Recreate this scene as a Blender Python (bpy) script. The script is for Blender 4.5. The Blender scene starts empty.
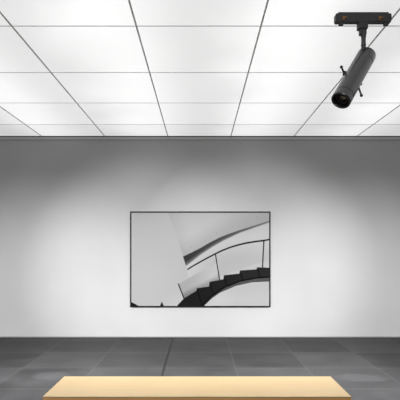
import bpy, bmesh, math, random
import numpy as np
from mathutils import Vector, Matrix

scene = bpy.context.scene
COL = scene.collection
R = math.radians

# ------------------------------------------------------------------ measures
CAM_Y, CAM_Z, F = -9.0, 1.682, 472.5      # focal length in pixels of a 400 px frame
CEIL = 3.833
WX = 5.4                                  # side walls
REAR = -12.0


def at(x, y, d):
    """point seen at pixel (x, y) at distance d along the viewing direction"""
    return Vector(((x - 200) * d / F, CAM_Y + d, CAM_Z + (249 - y) * d / F))


# ------------------------------------------------------------------ materials
def mat(name, color=(.5, .5, .5), rough=.5, metal=0., spec=.5):
    m = bpy.data.materials.new(name)
    m.use_nodes = True
    b = m.node_tree.nodes['Principled BSDF']
    b.inputs['Base Color'].default_value = (*color, 1)
    b.inputs['Roughness'].default_value = rough
    b.inputs['Metallic'].default_value = metal
    b.inputs['Specular IOR Level'].default_value = spec
    return m


def nd(m, t, **kw):
    n = m.node_tree.nodes.new(t)
    for k, v in kw.items():
        setattr(n, k, v)
    return n


def ln(m, a, b):
    m.node_tree.links.new(a, b)


def bsdf(m):
    return m.node_tree.nodes['Principled BSDF']


def math_node(m, op, a, b=None, c=None):
    n = nd(m, 'ShaderNodeMath', operation=op)
    for i, v in enumerate((a, b, c)):
        if v is None:
            continue
        if isinstance(v, (int, float)):
            n.inputs[i].default_value = v
        else:
            ln(m, v, n.inputs[i])
    return n.outputs[0]


def noise(m, vec, scale, detail=3., rough=.5):
    n = nd(m, 'ShaderNodeTexNoise')
    n.inputs['Scale'].default_value = scale
    n.inputs['Detail'].default_value = detail
    n.inputs['Roughness'].default_value = rough
    ln(m, vec, n.inputs['Vector'])
    return n.outputs['Fac']


def ramp(m, fac, stops):
    n = nd(m, 'ShaderNodeValToRGB')
    e = n.color_ramp.elements
    while len(e) < len(stops):
        e.new(.5)
    for el, (p, c) in zip(e, stops):
        el.position = p
        el.color = (*c, 1) if len(c) == 3 else c
    ln(m, fac, n.inputs['Fac'])
    return n.outputs['Color']


def grain(m, scale, strength, dist=.001):
    tc = nd(m, 'ShaderNodeTexCoord')
    f = noise(m, tc.outputs['Object'], scale, 4)
    b = nd(m, 'ShaderNodeBump')
    b.inputs['Strength'].default_value = strength
    b.inputs['Distance'].default_value = dist
    ln(m, f, b.inputs['Height'])
    ln(m, b.outputs['Normal'], bsdf(m).inputs['Normal'])


# wall plaster
WALL_A = .30
M_wall = mat('plaster', (WALL_A,) * 3, .9, spec=.2)
tc = nd(M_wall, 'ShaderNodeTexCoord')
f = noise(M_wall, tc.outputs['Object'], 1.3, 4)
ln(M_wall, ramp(M_wall, f, [(.3, (WALL_A * .97,) * 3), (.7, (WALL_A * 1.03,) * 3)]),
   bsdf(M_wall).inputs['Base Color'])
grain(M_wall, 90, .15)

M_side = mat('side_plaster', (.25, .25, .25), .9, spec=.2)
M_rear = mat('rear_plaster', (.7, .7, .7), .9, spec=.2)
M_trim = mat('grey_painted_metal', (.36, .36, .36), .5)
M_trim_dark = mat('dark_joint', (.10, .10, .10), .8, spec=.1)
M_grid = mat('grid_metal', (.85, .85, .85), .5, .0)
grain(M_trim, 60, .05)
grain(M_grid, 60, .05)

# luminous panel: lit from behind through a prismatic sheet, a little uneven
M_panel = mat('luminous_panel', (.3, .3, .3), .5)
tc = nd(M_panel, 'ShaderNodeTexCoord')
geo = nd(M_panel, 'ShaderNodeNewGeometry')
f1 = noise(M_panel, geo.outputs['Position'], .75, 3, .55)
f2 = noise(M_panel, geo.outputs['Position'], 46, 2, .6)
oi = nd(M_panel, 'ShaderNodeObjectInfo')
lamp = nd(M_panel, 'ShaderNodeSeparateColor')
ln(M_panel, oi.outputs['Color'], lamp.inputs[0])
# runs of tubes behind the sheet, 1.87 m apart: a little dimmer between two runs
sx = nd(M_panel, 'ShaderNodeSeparateXYZ')
ln(M_panel, geo.outputs['Position'], sx.inputs[0])
wob = math_node(M_panel, 'MULTIPLY_ADD', f1, .7, sx.outputs[0])
tube = math_node(M_panel, 'COSINE', math_node(M_panel, 'MULTIPLY', math_node(M_panel, 'SUBTRACT', wob, 1.30), 3.36))
a = math_node(M_panel, 'MULTIPLY_ADD', f1, .14, .72)
a = math_node(M_panel, 'MULTIPLY_ADD', tube, .105, a)
a = math_node(M_panel, 'MULTIPLY_ADD', f2, .05, a)
a = math_node(M_panel, 'MULTIPLY', a, lamp.outputs[0])
ln(M_panel, a, bsdf(M_panel).inputs['Emission Strength'])
bsdf(M_panel).inputs['Emission Color'].default_value = (1, 1, 1, 1)

# slate floor: one metre tiles, pale joints, two paler patches
M_floor = mat('slate_tiles', (.04, .04, .042), .5, spec=.06)
geo = nd(M_floor, 'ShaderNodeNewGeometry')
sep = nd(M_floor, 'ShaderNodeSeparateXYZ')
ln(M_floor, geo.outputs['Position'], sep.inputs[0])
X, Y = sep.outputs[0], sep.outputs[1]


def joint(coord, off, half):
    u = math_node(M_floor, 'ADD', coord, off)
    fr = math_node(M_floor, 'FRACT', u)
    d = math_node(M_floor, 'ABSOLUTE', math_node(M_floor, 'SUBTRACT', fr, .5))
    return math_node(M_floor, 'LESS_THAN', d, half)


jx = joint(X, 100.0, .0055)               # joints at x = n + .5
jy = joint(Y, 102.82, .010)               # joints at y = -2.32 + n
cell = nd(M_floor, 'ShaderNodeCombineXYZ')
ln(M_floor, math_node(M_floor, 'FLOOR', math_node(M_floor, 'ADD', X, 100.5)), cell.inputs[0])
ln(M_floor, math_node(M_floor, 'FLOOR', math_node(M_floor, 'ADD', Y, 103.32)), cell.inputs[1])
wn = nd(M_floor, 'ShaderNodeTexWhiteNoise', noise_dimensions='2D')
ln(M_floor, cell.outputs[0], wn.inputs['Vector'])
n1 = noise(M_floor, geo.outputs['Position'], 2.2, 6, .6)
n2 = noise(M_floor, geo.outputs['Position'], 26, 4, .6)
t = math_node(M_floor, 'MULTIPLY_ADD', n1, .9, math_node(M_floor, 'MULTIPLY', n2, .35))
t = math_node(M_floor, 'MULTIPLY_ADD', wn.outputs['Value'], .22, t)
SLATE = ramp(M_floor, t, [(.40, (.014, .014, .0145)), (1.0, (.052, .052, .0535))])


def pale_patch(cx, cy, rx, ry, ring):  # soft-edged elliptical mask for a paler patch
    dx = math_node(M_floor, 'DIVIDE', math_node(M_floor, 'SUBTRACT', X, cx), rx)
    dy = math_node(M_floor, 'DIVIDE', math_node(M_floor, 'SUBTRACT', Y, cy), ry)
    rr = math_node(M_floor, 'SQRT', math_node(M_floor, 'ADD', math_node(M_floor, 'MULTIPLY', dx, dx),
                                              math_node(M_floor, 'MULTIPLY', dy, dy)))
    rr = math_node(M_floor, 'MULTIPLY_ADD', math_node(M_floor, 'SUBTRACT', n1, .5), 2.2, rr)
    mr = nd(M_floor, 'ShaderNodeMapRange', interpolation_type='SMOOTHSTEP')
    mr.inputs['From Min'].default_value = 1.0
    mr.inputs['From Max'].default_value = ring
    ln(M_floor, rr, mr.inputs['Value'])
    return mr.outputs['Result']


s = math_node(M_floor, 'MAXIMUM', pale_patch(-1.98, -2.77, .30, .24, .55), pale_patch(2.08, -2.82, .42, .20, .5))
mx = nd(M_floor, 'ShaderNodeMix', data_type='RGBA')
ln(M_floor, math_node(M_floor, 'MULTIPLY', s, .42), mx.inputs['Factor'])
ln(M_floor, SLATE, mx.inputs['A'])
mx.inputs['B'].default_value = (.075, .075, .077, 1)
mj = nd(M_floor, 'ShaderNodeMix', data_type='RGBA')
ln(M_floor, math_node(M_floor, 'MULTIPLY', math_node(M_floor, 'MAXIMUM', jx, jy), .8), mj.inputs['Factor'])
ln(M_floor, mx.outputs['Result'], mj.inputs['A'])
mj.inputs['B'].default_value = (.072, .072, .072, 1)
# one joint was raked out and reads dark
dk = math_node(M_floor, 'LESS_THAN', math_node(M_floor, 'ABSOLUTE', math_node(M_floor, 'ADD', X, .507)), .016)
md = nd(M_floor, 'ShaderNodeMix', data_type='RGBA')
ln(M_floor, math_node(M_floor, 'MULTIPLY', dk, .8), md.inputs['Factor'])
ln(M_floor, mj.outputs['Result'], md.inputs['A'])
md.inputs['B'].default_value = (.008, .008, .008, 1)
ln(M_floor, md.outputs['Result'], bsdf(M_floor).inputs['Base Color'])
ln(M_floor, math_node(M_floor, 'MULTIPLY_ADD', n1, .25, .40), bsdf(M_floor).inputs['Roughness'])
bp = nd(M_floor, 'ShaderNodeBump')
bp.inputs['Strength'].default_value = .25
bp.inputs['Distance'].default_value = .004
ln(M_floor, math_node(M_floor, 'SUBTRACT', n2, math_node(M_floor, 'MAXIMUM', jx, jy)), bp.inputs['Height'])
ln(M_floor, bp.outputs['Normal'], bsdf(M_floor).inputs['Normal'])


# beech: long grain in x
def wood(name, c0, c1, rough):
    m = mat(name, c1, rough, spec=.4)
    tc = nd(m, 'ShaderNodeTexCoord')
    mp = nd(m, 'ShaderNodeMapping')
    mp.inputs['Scale'].default_value = (.7, 14, 14)
    ln(m, tc.outputs['Object'], mp.inputs['Vector'])
    f = noise(m, mp.outputs[0], 2.5, 5, .6)
    mp2 = nd(m, 'ShaderNodeMapping')
    mp2.inputs['Scale'].default_value = (9, 160, 160)
    ln(m, tc.outputs['Object'], mp2.inputs['Vector'])
    g = noise(m, mp2.outputs[0], 1.0, 2)
    t = math_node(m, 'MULTIPLY_ADD', g, .3, math_node(m, 'MULTIPLY', f, .8))
    ln(m, ramp(m, t, [(.3, c0), (.75, c1)]), bsdf(m).inputs['Base Color'])
    return m


M_wood = wood('beech', (.325, .230, .115), (.375, .278, .148), .42)
M_edge = wood('oiled_edge_band', (.54, .27, .085), (.64, .33, .105), .5)

M_black = mat('black_frame_lacquer', (.004, .004, .004), .5, spec=.08)
grain(M_black, 120, .05)
M_body = mat('black_powder_coat', (.007, .007, .0075), .26, spec=.7)
grain(M_body, 700, .25, .0006)
M_body2 = mat('black_plastic', (.018, .018, .0185), .55, spec=.4)
grain(M_body2, 500, .15, .0006)
M_steel = mat('gunmetal', (.035, .035, .035), .40, .3)
grain(M_steel, 300, .05)
M_copper = mat('tarnished_copper', (.17, .075, .022), .5, .4)
grain(M_copper, 300, .2)
M_glass = mat('dark_lens_glass', (.012, .010, .012), .08, spec=.8)
grain(M_glass, 20, .02)
M_inner = mat('black_baffle', (.006, .006, .006), .8)
grain(M_inner, 300, .1)
M_board = mat('backing_board', (.05, .045, .04), .9)
grain(M_board, 200, .1)

M_print = mat('photographic_print', (.3, .3, .3), .8, spec=.03)
ca = nd(M_print, 'ShaderNodeVertexColor', layer_name='ink')
ln(M_print, ca.outputs['Color'], bsdf(M_print).inputs['Base Color'])


# ------------------------------------------------------------------ mesh helpers
def finish(bm, name, mats, parent=None, smooth=False, bevel=0., seg=2):
    bmesh.ops.recalc_face_normals(bm, faces=bm.faces)
    me = bpy.data.meshes.new(name)
    bm.to_mesh(me)
    bm.free()
    for m in (mats if isinstance(mats, (list, tuple)) else [mats]):
        me.materials.append(m)
    if smooth:
        for p in me.polygons:
            p.use_smooth = True
        me.set_sharp_from_angle(angle=R(38))
    o = bpy.data.objects.new(name, me)
    COL.objects.link(o)
    if parent:
        o.parent = parent
    if bevel:
        b = o.modifiers.new('edge', 'BEVEL')
        b.width = bevel
        b.segments = seg
        b.limit_method = 'ANGLE'
    return o


def box(bm, x0, x1, y0, y1, z0, z1, mi=0):
    v = [bm.verts.new((x, y, z)) for x in (x0, x1) for y in (y0, y1) for z in (z0, z1)]
    for q in ((0, 1, 3, 2), (4, 6, 7, 5), (0, 4, 5, 1), (2, 3, 7, 6), (0, 2, 6, 4), (1, 5, 7, 3)):
        bm.faces.new([v[i] for i in q]).material_index = mi


def lathe(bm, prof, M=Matrix(), n=40, mi=0, cap0=True, cap1=True):
    """rings (r, z) revolved about local z"""
    rings = []
    for r, z in prof:
        if r < 1e-6:
            rings.append([bm.verts.new(M @ Vector((0, 0, z)))])
        else:
            rings.append([bm.verts.new(M @ Vector((r * math.cos(2 * math.pi * i / n), r * math.sin(2 * math.pi * i / n), z)))
                          for i in range(n)])
    for A, B in zip(rings, rings[1:]):
        for i in range(n):
            j = (i + 1) % n
            if len(A) == 1 and len(B) == 1:
                continue
            if len(A) == 1:
                fc = bm.faces.new((A[0], B[j], B[i]))
            elif len(B) == 1:
                fc = bm.faces.new((A[i], A[j], B[0]))
            else:
                fc = bm.faces.new((A[i], A[j], B[j], B[i]))
            fc.material_index = mi
    if cap0 and len(rings[0]) > 1:
        bm.faces.new(list(reversed(rings[0]))).material_index = mi
    if cap1 and len(rings[-1]) > 1:
        bm.faces.new(rings[-1]).material_index = mi


def axis(p, q, xhint=Vector((1, 0, 0))):
    """matrix with origin p and local z pointing at q"""
    z = (q - p).normalized()
    x = (xhint - z * xhint.dot(z)).normalized()
    y = z.cross(x)
    m = Matrix((x, y, z)).transposed().to_4x4()
    m.translation = p
    return m


def tag(o, label=None, cat=None, group=None, kind=None):
    if label:
        o['label'] = label
    if cat:
        o['category'] = cat
    if group:
        o['group'] = group
    if kind:
        o['kind'] = kind
    return o


def empty(name, loc):
    o = bpy.data.objects.new(name, None)
    o.location = loc
    o.empty_display_size = .1
    COL.objects.link(o)
    return o


def struct(o, label, cat):
    return tag(o, label, cat, kind='structure')


# ------------------------------------------------------------------ the room
bm = bmesh.new(); box(bm, -WX, WX, REAR, 0, -.15, 0)
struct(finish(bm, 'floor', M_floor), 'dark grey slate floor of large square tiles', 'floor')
bm = bmesh.new(); box(bm, -WX - .2, WX + .2, 0, .2, -.15, CEIL + .25)
struct(finish(bm, 'wall_back', M_wall), 'plain pale gallery wall behind the framed photograph', 'wall')
bm = bmesh.new(); box(bm, -WX - .2, -WX, REAR - .2, 0, -.15, CEIL + .25)
struct(finish(bm, 'wall_left', M_side), 'plain side wall at the left of the room', 'wall')
bm = bmesh.new(); box(bm, WX, WX + .2, REAR - .2, 0, -.15, CEIL + .25)
struct(finish(bm, 'wall_right', M_side), 'plain side wall at the right of the room', 'wall')
bm = bmesh.new(); box(bm, -WX, WX, REAR - .2, REAR, -.15, CEIL + .25)
struct(finish(bm, 'wall_front', M_rear), 'plain wall at the viewer end of the room', 'wall')

# ceiling: slab, and the luminous field with its grid of bars
GAP = .0088
GR = .0066
ROWS = [-.845 - 1.2 * k for k in range(-0, 9)]        # y of the cross bars
ROWY = [0.0] + ROWS                                   # row r lies between ROWY[r] and ROWY[r+1]
COLX = [-5.4 + 1.2 * k - .013 for k in range(10)]      # -5.4 .. 5.4, column k between COLX[k], COLX[k+1]
SEEN = {0: range(1, 8), 1: range(1, 8), 2: range(2, 7), 3: range(2, 7), 4: range(2, 7)}

bm = bmesh.new(); box(bm, -WX, WX, REAR, 0, CEIL + .06, CEIL + .25)
ceil = struct(finish(bm, 'ceiling', M_side), 'luminous suspended ceiling of white panels in a thin grey grid', 'ceiling')

bm = bmesh.new()
for x in COLX[1:-1]:
    box(bm, x - GAP + .0002, x + GAP - .0002, REAR, 0, CEIL - .006, CEIL + .058)
for y in ROWS:
    for k in range(9):
        box(bm, COLX[k] + GAP, COLX[k + 1] - GAP, y - GR + .0002, y + GR - .0002, CEIL - .003, CEIL + .058)
g = finish(bm, 'ceiling_grid', M_grid, ceil)
g['kind'] = 'structure'

bm = bmesh.new()
for r in range(len(ROWY)):
    y1 = ROWY[r] - (GR if r else .016)
    y0 = (ROWY[r + 1] + GR) if r + 1 < len(ROWY) else REAR
    for k in range(9):
        if k in SEEN.get(r, ()):
            continue
        if y1 - y0 > .05:
            box(bm, COLX[k] + GAP, COLX[k + 1] - GAP, y0, y1, CEIL, CEIL + .05)
g = finish(bm, 'ceiling_field', M_panel, ceil)
g.color = (.95, .95, .95, 1)
g['kind'] = 'structure'

ROWNAME = ['in row nearest back wall', 'second row from the back wall',
           'third row from the back wall', 'fourth row from the back wall',
           'in the front row of panels']
COLNAME = {0: 'above the picture', -1: 'one column left of centre', -2: 'two columns left of centre',
           -3: 'three columns left of centre', 1: 'one column right of centre', 2: 'two columns right of centre',
           3: 'three columns right of centre'}


# lamp output of the panels: the last row before the wall is the dimmest
OUTPUT = [.87, .96, .98, .98, 1.0]
COLOUT = [1, 1, 1, .92]


def panel_mesh(depth):
    bm = bmesh.new()
    w = 1.2 - 2 * GAP
    box(bm, -w / 2, w / 2, -depth / 2, depth / 2, 0, .05)
    bmesh.ops.bevel(bm, geom=list(bm.edges), offset=.002, segments=1, affect='EDGES')
    me = bpy.data.meshes.new('light_panel')
    bm.to_mesh(me); bm.free()
    me.materials.append(M_panel)
    return me


near_mesh = panel_mesh(.845 - GR - .016)
full_mesh = panel_mesh(1.2 - 2 * GR)
for r, cols in SEEN.items():
    for k in cols:
        o = bpy.data.objects.new('light_panel', near_mesh if r == 0 else full_mesh)
        COL.objects.link(o)
        y1 = ROWY[r] - (GR if r else .016)
        y0 = ROWY[r + 1] + GR
        o.location = ((COLX[k] + COLX[k + 1]) / 2, (y0 + y1) / 2, CEIL)
        if (r, k) == (4, 5):
            lab = 'glowing white ceiling panel that carries the black spotlight, in the front row'
        else:
            lab = f'glowing white ceiling panel {ROWNAME[r]}, {COLNAME[k - 4]}'
        out = OUTPUT[r] * (COLOUT[abs(k - 4)])
        o.color = (out, out, out, 1)
        tag(o, lab, 'ceiling light panel', 'luminous ceiling panels', 'thing')

# perimeter trim where ceiling meets back wall
bm = bmesh.new()
box(bm, -WX, WX, -.014, 0, CEIL - .020, CEIL + .05, 1)
box(bm, -WX, WX, -.010, 0, CEIL - .064, CEIL - .020, 0)
box(bm, -WX, WX, -.004, 0, CEIL - .072, CEIL - .064, 1)
box(bm, -WX, WX, -.008, 0, CEIL - .084, CEIL - .072, 0)
struct(finish(bm, 'trim_1', [M_trim, M_trim_dark]), 'grey metal edge trim between glowing ceiling and back wall', 'trim')
# dark strip standing for the joint at the foot of the wall
bm = bmesh.new()
box(bm, -WX, WX, -.05, 0, 0, .012)
struct(finish(bm, 'base_strip_back', M_trim_dark, bevel=.002), 'thin dark strip along the foot of the back wall', 'base_strip')

# ------------------------------------------------------------------ framed photograph
PX0, PX1, PY0, PY1 = 130.0, 270.6, 211.4, 307.2          # outer frame, pixels on the wall
DEP = .075
S = (9.0 - DEP) / F
fx0, fx1 = (PX0 - 200) * S, (PX1 - 200) * S
fz1, fz0 = CAM_Z + (249 - PY0) * S, CAM_Z + (249 - PY1) * S
cx, cz = (fx0 + fx1) / 2, (fz0 + fz1) / 2
pic = empty('framed_photograph', (cx, 0, cz))
tag(pic, 'large black-framed monochrome photograph of a curved staircase hanging on the back wall', 'picture')
hw, hh = (fx1 - fx0) / 2, (fz1 - fz0) / 2
FW = .0235
bm = bmesh.new()
prof = [(0, -.004), (0, -DEP + .003), (.003, -DEP), (FW - .004, -DEP), (FW, -DEP + .004), (FW, -.050), (FW, -.004)]
corners = [(-1, -1), (1, -1), (1, 1), (-1, 1)]
loops = []
for sx, sz in corners:
    loops.append([bm.verts.new((sx * (hw - i), y, sz * (hh - i))) for i, y in prof])
for a in range(4):
    A, B = loops[a], loops[(a + 1) % 4]
    for i in range(len(prof)):
        j = (i + 1) % len(prof)
        bm.faces.new((A[i], B[i], B[j], A[j]))
finish(bm, 'frame', M_black, pic)
bm = bmesh.new(); box(bm, -hw + FW + .001, hw - FW - .001, -.060, -.010, -hh + FW + .001, hh - FW - .001)
finish(bm, 'backing_board', M_board, pic)


# the print: tones worked out in the photograph's own pixel frame
def lin(s):
    s = np.asarray(s, float)
    return np.where(s <= .04045, s / 12.92, ((s + .055) / 1.055) ** 2.4)


def tone(x, y):
    def pl(pts):
        p = np.array(pts, float)
        return np.interp(x, p[:, 0], p[:, 1])

    def sstep(a, b, v):
        q = np.clip((v - a) / (b - a), 0, 1)
        return q * q * (3 - 2 * q)

    def seg(x0, y0, x1, y1, w):
        dx, dy = x1 - x0, y1 - y0
        q = np.clip(((x - x0) * dx + (y - y0) * dy) / (dx * dx + dy * dy), 0, 1)
        return np.hypot(x - x0 - q * dx, y - y0 - q * dy) < w

    v = np.interp(y, (213, 254, 300), (.885, .835, .81)) + 0 * x                                # plain wall at left
    v = v + .05 * sstep(0, 22, (x - 131) * .62 + (y - 306) * .78 - 12) * (x < 182) * (y > 276)   # paler foot
    # upper wall right of the slanting corner
    upper = (x - 168) * 49 - (y - 213) * 17.5 > 0
    top = pl([(183, 256.5), (190, 253.2), (200, 248.2), (210, 242.4), (220, 237.3), (230, 233.4), (240, 230), (260, 223.8), (270, 220.6)])
    bot = pl([(183, 267.5), (186, 266.2), (192, 261.5), (200, 255.2), (212, 247.2), (224, 240.4), (240, 232.9), (260, 225.8), (270, 222.4)])
    v = np.where(upper & (y < top), .875 - .085 * sstep(22, 0, top - y) - .035 * sstep(192, 166 + (y - 213) * .36, x), v)
    # wall between soffit and hand rail
    under = (y >= bot) & (x > 185 + (y - 262) * .25)
    light = .89 - .09 * sstep(196, 240, x + (y - 250) * .9) * sstep(236, 262, y)
    v = np.where(under, light + .01 * sstep(240, 270, x), v)
    # soffit band, darkest along its upper edge at the low end
    q = np.clip((y - top) / np.maximum(bot - top, .2), 0, 1)
    far = np.clip((x - 184) / 86, 0, 1)
    band = (.24 + .30 * far ** 1.2) + (.30 - .12 * far) * sstep(.45, 1, q)
    left_end = x > 183 + (y - 256.5) * .30
    v = np.where((y >= top) & (y < bot) & left_end, band, v)
    # balustrade panel
    pt = pl([(178.5, 284), (184, 281), (190, 277.6), (196, 274), (202, 271), (212, 266), (219, 262)])
    pan = (y > pt) & (x > 178.5 + (y - 284) * .38) & (x < 219)
    v = np.where(pan, .74 + .10 * sstep(182, 214, x) - .17 * sstep(-6, 1, y - 290 + (x - 196) * .50), v)
    v = np.where((y > 277 - (x - 219) * .35) & (x >= 219) & (y < 285), .84, v)
    # flight: treads and risers
    st = pl([(131, 400), (177, 400), (177.6, 305), (184, 298.4), (190, 294.6), (196.2, 291), (196.9, 288.2), (209, 286.5),
             (209.5, 281.9), (223.4, 279.2), (223.9, 275.2), (239.4, 273.6), (240, 270.4), (256.4, 269.4),
             (257.4, 267.2), (270, 267.8)])
    arc = pl([(177, 330), (199, 308), (204, 304.2), (212, 295.8), (224, 287.6), (240, 281.2), (256, 277.9), (270, 277)])
    arc2 = pl([(177, 330), (202, 308.5), (205.5, 304.6), (212, 298.4), (220, 292.8), (236, 285.8), (252, 282.3), (270, 281.4)])
    v = np.where((y > arc2) & (x > 199), .83 + .04 * sstep(240, 215, x) - .02 * sstep(300, 285, y), v)
    stair = (y > st) & (y < arc)
    v = np.where(stair, .125 + .05 * sstep(195, 262, x), v)
    for ex, y0, y1 in ((196.6, 288, 297), (209.3, 281.5, 293), (223.7, 275, 286), (239.8, 270.4, 280), (257, 267, 277)):
        v = np.where(stair & (np.abs(x - ex - (y - y0) * .32) < .5), .03, v)
    v = np.where((y >= arc) & (y < arc2), .36, v)
    v = np.where(np.abs(y - arc) * np.where(x < 225, .65, .95) < .8, .07, v)
    v = np.where((y > arc2 - .7) & (y < arc2) & (x > 206), .22, v)
    # hand rail and posts
    hr = pl([(187.3, 269.6), (193, 266), (200, 262), (207, 258.2), (215, 254), (222, 250.6), (230, 247.4), (238, 245), (246, 243.1),
             (255, 241.6), (264, 240.5), (270, 239.4)])
    v = np.where((np.abs(y - hr) < .85) & (x > 187.3), .13, v)
    v = np.where(seg(215.4, 254, 219.6, 279.5, .55) | seg(264, 240.5, 262.6, 267.6, .6) | seg(178.4, 284, 184, 298.6, .6), .13, v)
    # dark corner and finial at the lower edge
    v = np.where(y > 302.0 + (x - 131) * .52, np.where(x < 139, .10, v), v)
    v = np.where(np.abs(x - 161.8) < (y - 301.6) * .45, .14, v)
    for sx, sy in ((191.5, 247.2), (205, 240.5), (217, 233), (232, 227), (246, 221), (258, 217)):
        v = np.where(np.hypot(x - sx, y - sy) < .55, v - .12, v)
    return v


ix0, ix1, iy0, iy1 = PX0 + FW / S - .05, PX1 - FW / S + .05, PY0 + FW / S - .05, PY1 - FW / S + .05
# picture rectangle of the photograph mapped straight on the sheet
NX, NY = 421, 283
gx = np.linspace(ix0, ix1, NX)
gy = np.linspace(iy0, iy1, NY)
sx_, sy_ = gx[1] - gx[0], gy[1] - gy[0]
acc = np.zeros((NY, NX))
for ox in (-.375, -.125, .125, .375):
    for oy in (-.375, -.125, .125, .375):
        xx, yy = np.meshgrid(gx + ox * sx_, gy + oy * sy_)
        acc += lin(tone(xx, yy))
acc /= 16
INK = .335
vx = (gx - 200) * S - cx
vz = CAM_Z + (249 - gy) * S - cz
VX, VZ = np.meshgrid(vx, vz)
co = np.stack([VX.ravel(), np.full(VX.size, -.0625), VZ.ravel()], 1)
idx = np.arange(NX * NY).reshape(NY, NX)
quads = np.stack([idx[:-1, :-1], idx[1:, :-1], idx[1:, 1:], idx[:-1, 1:]], -1).reshape(-1, 4)
me = bpy.data.meshes.new('print')
me.vertices.add(len(co)); me.vertices.foreach_set('co', co.ravel())
me.loops.add(quads.size); me.loops.foreach_set('vertex_index', quads.ravel())
me.polygons.add(len(quads)); me.polygons.foreach_set('loop_start', np.arange(0, quads.size, 4))
me.update(calc_edges=True); me.validate()
at_ = me.color_attributes.new('ink', 'FLOAT_COLOR', 'POINT')
c = np.ones((len(co), 4)); c[:, :3] = (acc.ravel() * INK)[:, None]
at_.data.foreach_set('color', c.ravel().astype(np.float32))
me.materials.append(M_print)
pr = bpy.data.objects.new('print', me); COL.objects.link(pr); pr.parent = pic
pr['label'] = 'black and white print of a curved stair with hand rail'

# ------------------------------------------------------------------ bench
BH = .45
hc = CAM_Z - BH
yf, yb = CAM_Y + F * hc / 147.6, CAM_Y + F * hc / 127.3
bx0, bx1 = -1.067 * hc, 1.026 * hc
bxc = (bx0 + bx1) / 2
bench = empty('bench', (bxc, (yf + yb) / 2, 0))
tag(bench, 'long low pale beech wood bench on the slate floor', 'bench')
L, W = (bx1 - bx0) / 2, (yb - yf) / 2
bm = bmesh.new(); box(bm, -L, L, -W, W, BH - .012, BH)
finish(bm, 'seat', M_wood, bench, bevel=.003)
bm = bmesh.new(); box(bm, -L + .002, L - .002, -W + .002, W - .002, BH - .075, BH - .012)
finish(bm, 'apron', M_edge, bench, bevel=.002)
for sx in (-1, 1):
    for sy in (-1, 1):
        bm = bmesh.new()
        x0, y0 = sx * (L - .16), sy * (W - .09)
        box(bm, x0 - .04, x0 + .04, y0 - .04, y0 + .04, 0, BH - .075)
        for v in bm.verts:
            if v.co.z < .01:
                v.co.x = x0 + (v.co.x - x0) * .72
                v.co.y = y0 + (v.co.y - y0) * .72
        finish(bm, 'leg', M_edge, bench, bevel=.003)

# ------------------------------------------------------------------ track spotlight
D0 = 4.284
PPM = F / D0
spot = empty('spotlight', at(363.5, 12, D0 + .03))
spot.location.z = CEIL
tag(spot, 'black cylindrical track spotlight hanging tilted from the ceiling at upper right', 'spotlight')
base = spot.location.copy()


def sp(bm, name, m, parent=spot, **kw):
    """meshes are worked in world space and then moved to the thing's own base"""
    o = finish(bm, name, m, None, **kw)
    o.data.transform(Matrix.Translation(-base))
    o.parent = parent
    return o


def pxbox(bm, x0, x1, y0, y1, d0, d1, mi=0):
    p, q = at(x0, y1, D0), at(x1, y0, D0)
    box(bm, p.x, q.x, CAM_Y + d0, CAM_Y + d1, p.z, min(q.z, CEIL), mi)


d1 = D0 + .058
bm = bmesh.new()
pxbox(bm, 338.6, 389.0, 11.0, 13.4, D0 + .004, d1 - .004)
pxbox(bm, 336.2, 391.2, 13.2, 21.6, D0, d1)
adapter = sp(bm, 'adapter', M_body2, bevel=.0015)
for x0 in (335.8, 389.9):
    bm = bmesh.new()
    pxbox(bm, x0, x0 + 1.7, 14.2, 20.4, D0 - .003, d1 + .002)
    sp(bm, 'end_cap', M_body2, bevel=.0015)
for x0 in (342.4, 378.6):
    bm = bmesh.new()
    pxbox(bm, x0, x0 + 2.2, 16.2, 20.2, D0 - .007, D0 + .002)
    pxbox(bm, x0 + 2.2, x0 + 4.4, 17.0, 18.6, D0 - .009, D0 + .002)
    o = sp(bm, 'contact', M_copper, bevel=.002)
    o['label'] = 'small copper contact'
for x0 in (339.4, 384.4):
    bm = bmesh.new()
    pxbox(bm, x0, x0 + 4.4, 21.0, 24.8, D0 + .004, D0 + .036)
    sp(bm, 'latch', M_body2, bevel=.004)
bm = bmesh.new()
pxbox(bm, 358.9, 368.4, 20.8, 28.0, D0 + .001, d1 + .01)
pxbox(bm, 360.6, 367.2, 27.6, 33.6, D0 + .008, d1)
sp(bm, 'mounting_block', M_body2, bevel=.005)
DC = D0 + .03
p0, p1 = at(363.5, 32, DC), at(363.5, 53.5, DC)
bm = bmesh.new()
ln_ = (p1 - p0).length
lathe(bm, [(.024, 0), (.024, ln_ * .22), (.0205, ln_ * .25), (.0205, ln_ * .55), (.023, ln_ * .57), (.023, ln_ * .63),
           (.0205, ln_ * .65), (.0205, ln_)], axis(p0, p1), 28)
sp(bm, 'stem', M_steel, smooth=True)

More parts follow.
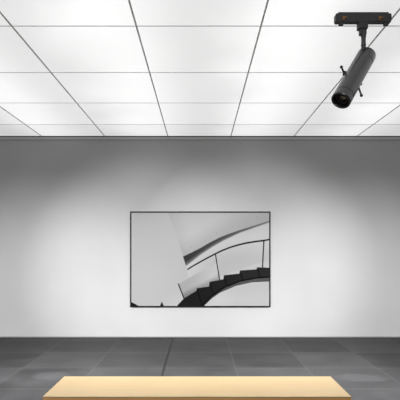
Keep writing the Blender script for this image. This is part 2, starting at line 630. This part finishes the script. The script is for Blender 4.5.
A, B = at(367.2, 54.4, DC + .055), at(340.6, 101.0, DC - .215)
MX = axis(A, B)
LEN = (B - A).length
RB = .0855
bm = bmesh.new()
lathe(bm, [(0, -.008), (RB - .03, -.006), (RB - .012, 0), (RB - .003, .008), (RB, .02), (RB, .10), (RB - .002, .102), (RB - .002, .106),
           (RB, .108), (RB, LEN - .085), (RB - .003, LEN - .083), (RB - .003, LEN - .078)], MX, 56, cap1=False)
body = sp(bm, 'housing', M_body, smooth=True)
bm = bmesh.new()
lathe(bm, [(RB - .003, LEN - .079), (RB + .001, LEN - .077), (RB + .001, LEN - .006), (RB - .005, LEN), (RB - .014, LEN), (RB - .018, LEN - .006),
           (RB - .020, LEN - .045)], MX, 56, cap0=False, cap1=False)
bez = sp(bm, 'bezel', M_body, smooth=True)
bm = bmesh.new()
lathe(bm, [(RB - .020, LEN - .046), (RB - .034, LEN - .030), (RB - .040, LEN - .030), (RB - .041, LEN - .050)], MX, 48, cap0=False, cap1=False)
sp(bm, 'baffle', M_inner, smooth=True)
bm = bmesh.new()
lathe(bm, [(RB - .0405, LEN - .052), (RB - .048, LEN - .044), (RB - .06, LEN - .039), (RB - .07, LEN - .037), (0, LEN - .036)], MX, 40, cap0=False)
lens = sp(bm, 'lens', M_glass, smooth=True)
lens['label'] = 'dark glass lens'
# swivel knuckle where the stem enters the housing
k0 = at(363.6, 53.2, DC)
ax = (MX.to_3x3() @ Vector((1, 0, 0))).normalized()
bm = bmesh.new()
lathe(bm, [(0, -.036), (.022, -.036), (.026, -.032), (.026, .032), (.022, .036), (0, .036)], axis(k0 - Vector((0, 0, .0)), k0 + ax), 32)
sp(bm, 'swivel', M_steel, smooth=True)


def lever(p, q, hub=None):
    bm = bmesh.new()
    l = (q - p).length
    lathe(bm, [(.009, 0), (.0075, l)], axis(p, q), 16)
    lv = sp(bm, 'lever', M_body2, smooth=True)
    bm = bmesh.new()
    r = .014
    lathe(bm, [(0, -r)] + [(r * math.sin(t), -r * math.cos(t)) for t in np.linspace(.4, 2.74, 8)] + [(0, r)], axis(q, q + (q - p)), 20)
    sp(bm, 'knob', M_body2, parent=lv, smooth=True)


def side_point(t, ang, extra=0.):
    """point on the housing at axial share t and angle ang (0 = photo right)"""
    rr = RB + extra
    return MX @ Vector((rr * math.cos(ang), rr * math.sin(ang), LEN * t))


def hub(p, n, r, h):
    bm = bmesh.new()
    lathe(bm, [(r, -.012), (r, h - .004), (r - .004, h), (0, h)], axis(p, p + n), 24)
    return sp(bm, 'pivot', M_body2, smooth=True)


xl = (MX.to_3x3() @ Vector((-1, 0, 0))).normalized()
hub(side_point(.50, math.pi), xl, .022, .020)
lever(side_point(.50, math.pi, .012), at(341.4, 67.0, DC - .12))
lever(side_point(.66, 0.0, -.004), at(361.4, 95.4, DC - .15))
# small side screw
up = (MX.to_3x3() @ Vector((math.cos(-.75), math.sin(-.75), 0)))
bm = bmesh.new()
lathe(bm, [(.011, -.006), (.011, .006), (.008, .008), (0, .008)], axis(side_point(.54, -.3), side_point(.54, -.3, .1)), 20)
sp(bm, 'side_screw', M_inner, smooth=True)

# ------------------------------------------------------------------ lights
def area(name, loc, target, sx, sy, power, spread=180):
    l = bpy.data.lights.new(name, 'AREA')
    l.shape = 'RECTANGLE'; l.size = sx; l.size_y = sy
    l.energy = power
    l.spread = R(spread)
    o = bpy.data.objects.new(name, l)
    o.location = loc
    o.rotation_euler = (Vector(target) - Vector(loc)).to_track_quat('-Z', 'Y').to_euler()
    COL.objects.link(o)
    return o


def spotlamp(name, loc, target, power, angle, blend, radius):
    l = bpy.data.lights.new(name, 'SPOT')
    l.energy = power; l.spot_size = R(angle); l.spot_blend = blend
    l.shadow_soft_size = radius
    o = bpy.data.objects.new(name, l)
    o.location = loc
    o.rotation_euler = (Vector(target) - Vector(loc)).to_track_quat('-Z', 'Y').to_euler()
    COL.objects.link(o)
    return o


# wall-washing gallery spots on the ceiling behind the viewer's field, aimed low on the back wall
for q in (-1, 1):
    spotlamp('wall_wash_lamp', (q * 4.5, -11.2, 3.7), (q * .969, 0, 1.085), 6400, 25.4, .95, .12)
    spotlamp('corner_wash_lamp', (q * 3.86, -11.2, 3.7), (q * 2.993, 0, -.10), 7300, 33.3, 1.0, .12)
# added unseen area light just under the ceiling, brightens floor and bench
area('floor_fill_light', (0, -3.3, CEIL - .01), (0, -3.3, 0), 5.5, 1.2, 220, 80)

# added fill light before the closed rear wall, lifts the bench front
area('rear_fill_light', (-1.6, REAR + .05, 1.6), (-1.6, 0, 1.6), 2.4, 2.6, 125)

w = bpy.data.worlds.new('room_world')
scene.world = w
w.use_nodes = True
w.node_tree.nodes['Background'].inputs[0].default_value = (.02, .02, .02, 1)

# ------------------------------------------------------------------ camera
cam = bpy.data.cameras.new('camera')
cam.sensor_width = 36
cam.sensor_fit = 'HORIZONTAL'
cam.lens = F / 400 * 36
cam.shift_y = 49 / 400
co_ = bpy.data.objects.new('camera', cam)
co_.location = (0, CAM_Y, CAM_Z)
co_.rotation_euler = (R(90), 0, 0)
COL.objects.link(co_)
scene.camera = co_

vs = scene.view_settings
vs.view_transform = 'Standard'
vs.look = 'None'
vs.exposure = 0
vs.gamma = 1
vs.use_curve_mapping = False
scene.cycles.max_bounces = 8
scene.cycles.use_denoising = True
